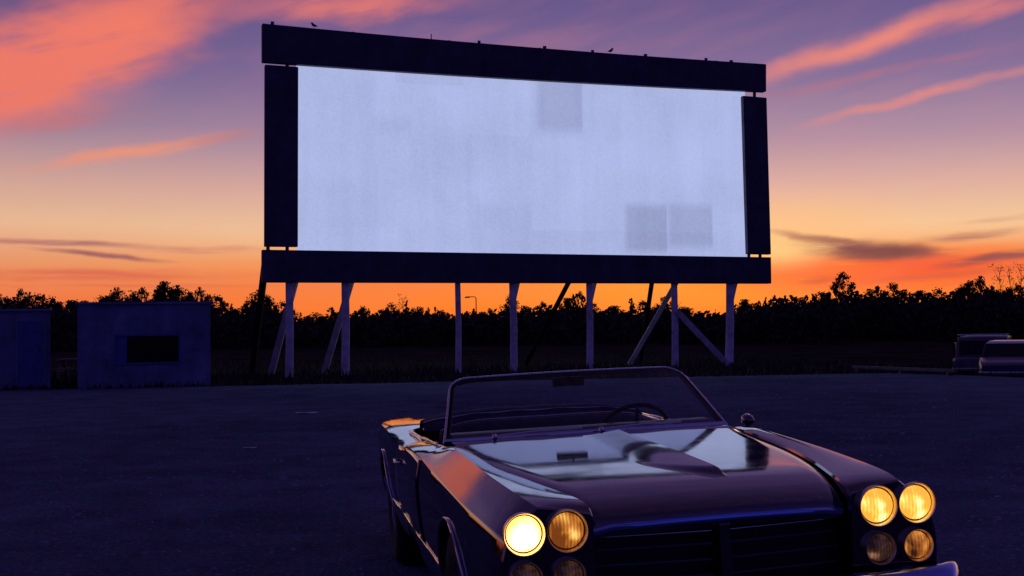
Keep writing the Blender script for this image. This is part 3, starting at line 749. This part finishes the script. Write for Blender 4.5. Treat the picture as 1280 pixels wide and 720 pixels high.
def van(label, loc, rz):
    e = empty('van', loc, rz); tag(e, label, 'van'); e.scale = (1.05, 1.0, .93)
    W = .92; rows = []
    for v, zb, zt, w in ((0, .38, .78, .86), (.05, .32, .84, .90), (.42, .30, .92, W), (.85, .30, 1.60, W-.06), (1.1, .30, 1.70, W-.05), (4.0, .30, 1.70, W-.05), (4.15, .34, 1.62, W-.08)):
        half = [(w-.03, zb), (w, zb+.15), (w, min(zt-.08, .9)), (w-.06, zt-.06), (w-.13, zt), (w*.4, zt+.02)]
        rows.append([(u, v, z) for u, z in half]+[(-u, v, z) for u, z in reversed(half)])
    mb = MB().grid(rows); n = len(rows[0]); mb.f += [tuple(range(n)), tuple(len(mb.v)-n+k for k in reversed(range(n)))]
    mb.build('body', 'grey_paint', e, smooth=40)
    MB().grid([[(u, v, z) for u in (-.72, 0, .72)] for v, z in ((.462, .99), (.80, 1.53))]).build('windshield', 'dark_glass', e, solid=.03)
    for s in (-1, 1):
        MB().grid([[(s*(W+.0), v, z) for z in (.95, 1.45)] for v in (1.0, 1.75)]).build('window', 'dark_glass', e, solid=.06)
        MB().lathe([(.10, 0), (.095, -.03), (.001, -.04)], (s*.66, .0, .66), 'y', 20).build('headlight', 'steel', e, smooth=50)
        for v in (.8, 3.3): wheel(e, s*.80, v, .33, .33, .2)
    MB().box(-.9, .9, -.14, -.03, .40, .52).build('bumper', 'chrome', e, bevel=.02)
    mb = MB(); mb.bar((-.78, 1.0, 1.76), (.78, 1.0, 1.76), .045); mb.bar((-.78, 2.6, 1.76), (.78, 2.6, 1.76), .045)
    for s in (-1, 1): mb.bar((s*.78, .9, 1.76), (s*.78, 2.8, 1.76), .04)
    for s in (-1, 1):
        for v in (1.0, 2.6): mb.bar((s*.7, v, 1.69), (s*.7, v, 1.76), .03)
    mb.build('roof_rack', 'white_paint', e)
    return e
p = at_depth(1219, 440, 43)
van('boxy dark grey van with a pale roof rack parked behind the sedan', (p.x, 42.5, hground(p.x, 43)-.12), R(-25))

# ------------------------------------------------------------------ the convertible
car = empty('convertible_car', (.752, 4.21, .018)); car.rotation_euler = (0, R(-1.9), R(10.8))
tag(car, 'dark vintage convertible with its headlamps lit, facing out of the picture', 'car')
fW = pchip([0, .12, .3, .8, 1.5, 2.2, 2.8, 3.4, 4.2, 4.7, 4.85], [.795, .815, .83, .855, .868, .873, .868, .882, .868, .83, .80])
fZs = pchip([0, .1, .45, 1.4, 2.1, 2.45, 2.75, 3.1, 3.6, 4.3, 4.75, 4.85], [.775, .785, .802, .844, .872, .864, .834, .842, .856, .842, .822, .79])
fg = pchip([0, .1, .5, .9, 1.55, 1.75, 2.2, 2.8, 3.3, 3.5, 4.85], [.475, .49, .575, .635, .69, .725, .745, .74, .735, .64, .62])
fZg = pchip([0, .03, .1, .3, .9, 1.5, 1.75, 2.1, 2.5, 2.8, 3.3, 3.5, 4.3, 4.75, 4.85], [.845, .868, .878, .889, .912, .932, .925, .898, .885, .868, .868, .868, .855, .835, .80])
fbow = pchip([0, .3, 1.5, 1.9, 3.2, 3.6, 4.85], [.035, .03, .022, .006, .006, .012, .01])
fwall = pchip([0, .1, 1.5, 1.72, 1.85, 3.3, 3.42, 3.55, 4.85], [.45, .45, .72, .72, .40, .40, .7, .7, .55])
frise = pchip([0, .3, 1.4, 1.9, 2.4, 3.0, 3.6, 4.85], [.104, .106, .096, .046, .026, .024, .022, .020])
def fsill(v):
    z = pchip([0, .3, .5, 4.3, 4.85], [.50, .36, .30, .30, .42])(v)
    for vc in (.85, 3.75):
        if abs(v-vc) < .375: z = max(z, .35+math.sqrt(.375**2-(v-vc)**2))
    return z
def side(v, t):          # t 0 sill .. 1 shoulder
    w = fW(v); zs = fsill(v); Z = fZs(v)
    z = zs+(Z-zs)*t; q = (z-.30)/(Z-.30)
    return (w - .055*(1-q)**2 + .012*math.sin(PI*q) - .02*max(0, q-.80)/.2, z)
def profile(v):
    pts = [side(v, t) for t in (0, .12, .25, .4, .55, .7, .8, .88, .94, 1)]
    u0, z0 = pts[-1]; g, zg = fg(v), fZg(v)
    # a broad sloping facet up to the fender's crown, then a nearly flat top in to the hood
    cw = min(.112, (u0-g)*.88); uc, zc = u0-cw, max(z0+frise(v)*cw/.112, zg-.004)
    if v > 1.7: zc = min(zc, z0+frise(v)); zg = zc+.004
    for t in (.04, .15, .35, .6, .85):
        pts.append((u0-cw*t, z0+(zc-z0)*t+.010*math.sin(PI*t)*min(1, cw/.14)*.6))
    for t in (0, .08, .3, .65, 1):
        q = (u0-g-cw); pts.append((uc-q*t, zc+(zg-zc)*t+.004*math.sin(PI*t)*(1 if v < 1.7 else .3)))
    pts.append((g-.006, zg-.008)); pts.append((g-.012, fwall(v)))
    return pts
vs_ = sorted(set(list(np.round(np.arange(0, 4.851, .03), 4))+[.004, .012, .02, .475, .478, .485, .5, 1.2, 1.215, 1.222, 3.376, 3.385, 3.4, 4.11, 4.12, 4.125, 4.85]))
mb = MB()
for s in (1, -1):
    mb.grid([[(s*u, v, z) for u, z in profile(v)] for v in vs_])
# nose pods' front plates and rear plate
for s in (1, -1):
    pr = profile(0); ring = [(s*u, 0, z) for u, z in pr[:-1]]+[(s*.463, 0, .50)]
    n = len(ring); inner = [(.60*s+(x-.60*s)*.97, -.012, .68+(z-.68)*.97) for x, _, z in ring]
    mb.grid([ring, inner], True); mb.add(inner, [tuple(range(n))])
    pr = profile(4.85); ring = [(s*u, 4.85, z) for u, z in pr]; mb.add(ring, [tuple(range(len(ring)))])
mb.add([(-.61, 4.84, .42), (.61, 4.84, .42), (.61, 4.84, .80), (-.61, 4.84, .80)], [(0, 1, 2, 3)])
body = mb.build('body', 'paint', car, smooth=32)
# arch lips
for s in (1, -1):
    for vc in (.85, 3.75):
        path = []
        for k in range(25):
            a = PI*(.06+.88*k/24); v = vc-.375*math.cos(a); u, z = side(v, 0)
            path.append((s*(u+.006), v, .35+.375*math.sin(a)-.002))
        MB().tube(path, .006, 6).build('wheel_arch_trim', 'chrome', body, smooth=60)
        MB().lathe([(.40, 0), (.40, -.32*s), (.001, -.32*s)], (s*.80, vc, .36), 'x', 30).build('wheel_well', 'black', body)
# inside tub: floor, firewall, rear bulkhead
mb = MB(); mb.box(-.74, .74, 1.65, 3.42, .26, .34); mb.box(-.70, .70, 1.56, 1.60, .26, .90); mb.box(-.72, .72, 3.40, 3.44, .26, .86); mb.box(-.52, .52, .25, 1.55, .25, .30)
mb.build('tub', 'black', car)
MB().box(-.45, .45, .20, .24, .30, .80).build('radiator_panel', 'black', car)
# hood
fZh = pchip([0, .008, .03, .07, .14, .3, .6, .9, 1.3, 1.62], [.786, .805, .822, .842, .862, .884, .899, .911, .925, .936])
rows = []
def hood_us(v, g):
    ul, uc = -.125+.045*smooth(.2, 1.5, v), .118-.028*smooth(.2, 1.5, v)
    us = [-g, -g+.008, -g+.02] + list(np.linspace(-g+.045, ul-.03, 14)) + list(np.linspace(ul-.015, uc-.012, 26)) + [uc-.004, uc+.002, uc+.008, uc+.014] + list(np.linspace(uc+.03, g-.045, 16)) + [g-.02, g-.008, g]
    return us, ul, uc
for i in range(110):
    v = 1.60*(i/109)**1.7; g = fg(v)-.012; zh = fZh(v); row = []
    us, ul, uc = hood_us(v, g)
    for u in us:
        t = abs(u)/g
        z = zh + .012*(1-t*t) - .010*max(0, t-.95)/.05
        q = (u-ul)/(uc-ul)
        if q <= 1: hgt = .026*smooth(-.05, 1.25, q)*1.08
        else: hgt = .026*max(0, 1-(u-uc)/.014)
        vf = .27+.42*max(0, 1-max(0, q))**1.4
        z += hgt*smooth(vf, vf+.09, v)*(1-.3*smooth(.7, 1.5, v))
        row.append((u, v + .03*(u/g)**2*(1 if v < .3 else max(0, 1-(v-.3)/.3)), z))
    rows.append(row)
lip = [(u, v+.004, z-.035) for u, v, z in rows[0]]
hood = MB().grid([lip]+rows).build('hood', 'paint', car, smooth=18)
# chrome strip on the hood lip, its blue sky reflection painted in
M['sky_blue_chrome'] = mat('sky_reflection_trim', (.28, .45, 1.0), .16, 1, rough_noise=.1)
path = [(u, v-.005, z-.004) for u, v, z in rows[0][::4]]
MB().tube(path, .012, 6).build('lip_trim', 'sky_blue_chrome', hood, smooth=60)
# cowl and wipers
mb = MB(); rows = []
for v, z in ((1.60, .925), (1.625, .940), (1.72, .946), (1.86, .948), (1.95, .935)):
    rows.append([(u, v+.10*(u/.72)**2*(1 if v > 1.65 else 0), z-.012*(u/.72)**2) for u in np.linspace(-.70, .70, 25)])
mb.grid(rows).build('cowl', 'paint', car, smooth=40)
def ws_base(u): return Vector((u, 1.76+.11*(abs(u)/.72)**2.2, .952-.014*(u/.72)**2))
def ws_top(u): return Vector((u, 2.20+.10*(abs(u)/.62)**2.2, 1.228-.012*(u/.62)**2))
for u0, u1 in ((-.50, -.06), (.02, .46)):
    p0 = ws_base(u0)+Vector((0, -.07, .012)); p1 = ws_base(u1).lerp(ws_top(u1), .03)+Vector((0, -.03, .012))
    w = MB().tube([p0, p0.lerp(p1, .5)+Vector((0, -.006, .006)), p1], .005, 6); w.tube([p0+Vector((0, -.02, -.01)), p0+Vector((.0, .0, .004))], .012, 8)
    w.build('wiper', 'chrome', car, smooth=60)
# windshield with rounded upper corners
def ws(s, t):     # s -1..1, t 0..1
    b, T = ws_base(.725*s), ws_top(.625*s); p = b.lerp(T, t); p.y -= .012*math.sin(PI*t); return p
def tmax(s): # rounding of the corner
    a = abs(s); return 1 - (0 if a < .86 else (1-math.sqrt(max(0, 1-((a-.86)/.14)**2)))*.17)
rows = []
SS = [-1, -.99, -.97, -.945, -.92, -.89, -.86] + list(np.linspace(-.8, .8, 21)) + [.86, .89, .92, .945, .97, .99, 1]
rows = [[ws(s, tmax(s)*k/10) for s in SS] for k in range(11)]
glass_o = MB().grid(rows).build('windshield', 'glass', car, smooth=60)
path = [ws(-1, t) for t in np.linspace(-.05, .80, 9)] + [ws(s, tmax(s)) for s in SS] + [ws(1, t) for t in np.linspace(.80, -.05, 9)]
MB().tube(path, .0065, 8).build('windshield_frame', 'chrome', glass_o, smooth=60)
path2 = [p+Vector((-.016 if p.x > 0 else .016, .016, -.014 if p.z > 1.2 else 0)) for p in path]
MB().tube(path2, .013, 8).build('inner_frame', 'black', glass_o, smooth=60)
MB().tube([ws_base(u)+Vector((0, -.012, -.002)) for u in np.linspace(-.725, .725, 25)], .012, 6).build('base_trim', 'chrome', glass_o, smooth=60)
# rear-view mirror
mm = MB(); mm.box(-.085, .085, 2.235, 2.26, 1.150, 1.198); mm.tube([(0, 2.25, 1.185), (0, 2.21, 1.222)], .006, 6); mm.build('rear_view_mirror', 'black', car, bevel=.012)
# dashboard
mb = MB(); rows = []
for v, z in ((1.86, .93), (1.95, .955), (2.08, .955), (2.14, .935), (2.15, .88), (2.12, .74)):
    rows.append([(u, v, z) for u in np.linspace(-.68, .68, 13)])
dash = mb.grid(rows).build('dashboard', 'pad', car, smooth=50)
MB().tube([(u, 2.137, .942) for u in np.linspace(-.66, .66, 9)], .006, 6).build('dash_trim', 'chrome', dash, smooth=60)
# steering wheel
c = Vector((.36, 2.30, .875)); ax = Vector((0, .80, .60)).normalized(); a_ = Vector((1, 0, 0)); b_ = ax.cross(a_)
mb = MB(); mb.tube([c+(a_*math.cos(t)+b_*math.sin(t))*.195 for t in np.linspace(0, 2*PI, 41)], .012, 8, cap=False)
sw = mb.build('steering_wheel', 'black', car, smooth=60)
mb = MB()
for t in (R(0), R(180), R(-90)): mb.tube([c-ax*.03, c+(a_*math.cos(t)+b_*math.sin(t))*.195], .010, 6)
mb.tube([c-ax*.03, c-ax*.3], [.028, .03], 10); mb.build('spoke', 'chrome', sw, smooth=50)
MB().tube([c-ax*.05, c-ax*.02, c-ax*.01], [.05, .045, .02], 16).build('horn_button', 'chrome', sw, smooth=50)
# seats
def seat(v, z0, z1, uw, label, thick, rake, split=False):
    for u0, u1 in (((-uw, -.02), (.02, uw)) if split else ((-uw, uw),)):
        rows = []
        prof_ = [(v-.48, .40), (v-.50, .50), (v-.42, .55), (v-.10, .535), (v-.03, .56), (v+rake*.5, (.55+z1)/2), (v+rake-.02, z1-.06), (v+rake+.02, z1-.012), (v+rake+.06, z1), (v+rake+.10, z1-.015), (v+rake+thick, z1-.08), (v+thick, .40)]
        n = 22
        for j in range(n+1):
            t = j/n; u = u0+(u1-u0)*t; k = 1-(2*abs(t-.5))**8*.06
            ch = .008*abs(math.sin(t*PI*9))
            rows.append([(u, (vv-v)*k+v, zz*(.97+.03*k)+(ch if 1 < i < 7 else 0)-(.05*(2*abs(t-.5))**6 if i > 5 and i < 11 else 0)) for i, (vv, zz) in enumerate(prof_)])
        mb = MB().grid(rows); m_ = len(prof_); mb.f += [tuple(range(m_)), tuple(len(mb.v)-m_+q for q in reversed(range(m_)))]
        st = mb.build(label, 'vinyl', car, smooth=50)
        MB().tube([Vector(r_[8])+Vector((0, -.012, .004)) for r_ in rows], .006, 6).build('piping', 'chrome', st, smooth=60)
seat(2.70, .4, .945, .62, 'front_seat', .18, .12)
seat(3.28, .4, .90, .60, 'rear_seat', .14, .08)
# folded soft top in its boot
mb = MB(); rows = []
for j in range(33):
    u = -.68+1.36*j/32; e = (abs(u)/.68)
    vc = 3.50-.22*e**3; row = []
    for k in range(12):
        a = PI*k/11; row.append((u, vc-.17*math.cos(a)*(1-.3*e**4), .872+.095*math.sin(a)*(1-.35*e**4)+.002*math.sin(u*23+k)))
    rows.append(row)
stb = mb.grid(rows).build('soft_top_boot', 'canvas', car, smooth=60)
MB().tube([Vector(r_[3])+Vector((0, -.004, .004)) for r_ in rows], .005, 6).build('piping', 'chrome', stb, smooth=60)
# trunk lid
rows = []
for i in range(30):
    v = 3.52+1.29*i/29; g = fg(v)-.012
    z = pchip([3.5, 3.8, 4.3, 4.7, 4.82], [.862, .862, .852, .828, .79])(v)
    rows.append([(g*j/12, v, z+.02*(1-(j/12)**2)) for j in range(-12, 13)])
MB().grid(rows).build('trunk_lid', 'paint', car, smooth=40)
# doors
for s in (-1, 1):
    rows = []
    for i in range(25):
        v = 1.80+1.12*i/24
        rows.append([(s*(side(v, t)[0]+.004), v, side(v, t)[1]) for t in (.30, .4, .5, .6, .7, .8, .88, .94, .985)])
    d = MB().grid(rows).build('door', 'paint', car, smooth=40, solid=.006)
    u, z = side(2.72, .86); h_ = MB().tube([(s*(u+.012), 2.62, z), (s*(u+.035), 2.64, z), (s*(u+.035), 2.77, z), (s*(u+.012), 2.79, z)], .009, 7); h_.build('handle', 'chrome', d, smooth=60)
    MB().tube([(s*(fW(v)-.120), v, fZg(v)+.012) for v in np.linspace(1.95, 3.25, 20)], .007, 6).build('belt_trim', 'chrome', car, smooth=60)
    MB().tube([(s*(side(v, (.462-fsill(v))/(fZs(v)-fsill(v)))[0]+.003), v, .462) for v in np.linspace(1.26, 3.34, 24)], .007, 6).build('rocker_trim', 'chrome', car, smooth=60)
    # inner door card
    MB().grid([[(s*(fg(v)-.02), v, z) for z in (.4, .6, fZg(v)-.012)] for v in np.linspace(1.85, 3.3, 12)]).build('door_card', 'vinyl', car, solid=.01)
    # tail lamp
    MB().tube([(s*.74, 4.85, .72), (s*.74, 4.875, .72), (s*.74, 4.89, .72)], [.065, .06, .03], 18).build('tail_light', 'lamp_glass', car, smooth=50)
# door mirror
mb = MB(); mb.tube([(.845, 1.97, .885), (.875, 1.96, .90), (.885, 1.95, .915)], [.016, .011, .013], 8)
mb.tube([(.885, 1.91, .932), (.885, 1.92, .934), (.885, 1.945, .935), (.887, 1.975, .935), (.888, 1.985, .935)], [.006, .020, .029, .033, .031], 16)
dm = mb.build('door_mirror', 'paint', car, smooth=50)
# wheels
for s in (-1, 1):
    for v in (.85, 3.75): wheel(car, s*.745, v, .335-.018-s*.745*math.sin(R(1.9)), .338, .20)   # the body leans on its springs, the wheels stand on the lot
# grille
gr = MB().box(-.462, .462, .10, .12, .42, .80).build('grille', 'grille', car)
for z, rr in ((.745, .0035), (.70, .0048), (.645, .0048), (.59, .0048), (.535, .0048), (.48, .0048)):
    for s in (-1, 1):
        MB().tube([(s*.035, .035, z), (s*.25, .055, z), (s*.455, .08, z)], rr, 6).build('grille_bar', 'chrome' if z > .71 else 'steel', gr, smooth=60)
mb = MB(); mb.hexa([(-.024, -.018, .46), (.024, -.018, .46), (.020, -.008, .775), (-.020, -.008, .775), (-.03, .10, .46), (.03, .10, .46), (.03, .10, .775), (-.03, .10, .775)])
mb.build('grille_divider', 'paint', gr, bevel=.006)
# lower valance between pods
MB().box(-.70, .70, .04, .10, .34, .47).build('valance', 'paint', car, bevel=.02)
# headlights
def headlight(u, z, r, lens, unlit=False):
    e = MB()
    e.lathe([(r*.90, .0), (r*.915, -.006), (r*.99, -.030), (r*1.02, -.031), (r*1.04, -.026), (r*1.03, -.004)], (u, -.008, z), 'y', 40)
    b = e.build('headlight', 'bezel', car, smooth=60)
    MB().lathe([(r*.918, -.008), (r*.865, -.008), (r*.860, .0)], (u, -.008, z), 'y', 36).build('inner_ring', 'black', b, smooth=60)
    MB().lathe([(r*.862, -.010), (r*.83, -.018), (r*.65, -.025), (r*.35, -.030), (.0005, -.032)], (0, 0, 0), 'y', 36).build('lens', lens, b, smooth=80).location = (u, -.008, z)
    MB().lathe([(r*.79, -.004), (r*.6, .012), (r*.3, .022), (.0005, .026)], (u, -.008, z), 'y', 28).build('reflector', 'drum', b, smooth=80)
    return b
ZL, ZK = .795, .645
headlight(-.715, ZL, .070, 'lens_bright'); headlight(-.567, ZL, .070, 'lens_half')
headlight(.567, ZL, .070, 'lens_lit'); headlight(.715, ZL, .070, 'lens_lit')
headlight(-.715, ZK, .056, 'lens_dim'); headlight(-.567, ZK, .056, 'lens_dim')
headlight(.567, ZK, .056, 'lens_dim'); headlight(.712, ZK, .056, 'lens_amber')
# bumpers
def bumper(v0, sign, z0, W_=.90):
    rows = []
    for j in range(49):
        u = W_*(-1+2*j/48); e = abs(u)/W_
        v = v0+sign*(.05*e**2+.16*max(0, e-.80)/.20*max(0, e-.80)/.20)
        lift = .0*e
        row = []
        for k in range(13):
            a = PI*(k/12)-PI/2; q = math.sqrt(max(.02, 1-(max(0, e-.86)/.14)**2)); row.append((u, v - sign*.055*q*math.cos(a), z0+.075*q*math.sin(a)+lift))
        rows.append(row)
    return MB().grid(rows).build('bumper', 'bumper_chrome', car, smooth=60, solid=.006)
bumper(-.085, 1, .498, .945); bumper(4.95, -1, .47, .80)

# ------------------------------------------------------------------ render settings
sc.render.engine = 'CYCLES'
sc.view_settings.view_transform = 'Standard'; sc.view_settings.look = 'None'; sc.view_settings.exposure = 0; sc.view_settings.gamma = 1
sc.view_settings.use_curve_mapping = False
sc.cycles.use_denoising = True
try: sc.cycles.denoiser = 'OPENIMAGEDENOISE'
except Exception: pass
sc.cycles.max_bounces = 8; sc.cycles.transparent_max_bounces = 12
sc.render.resolution_x = 1024; sc.render.resolution_y = 576
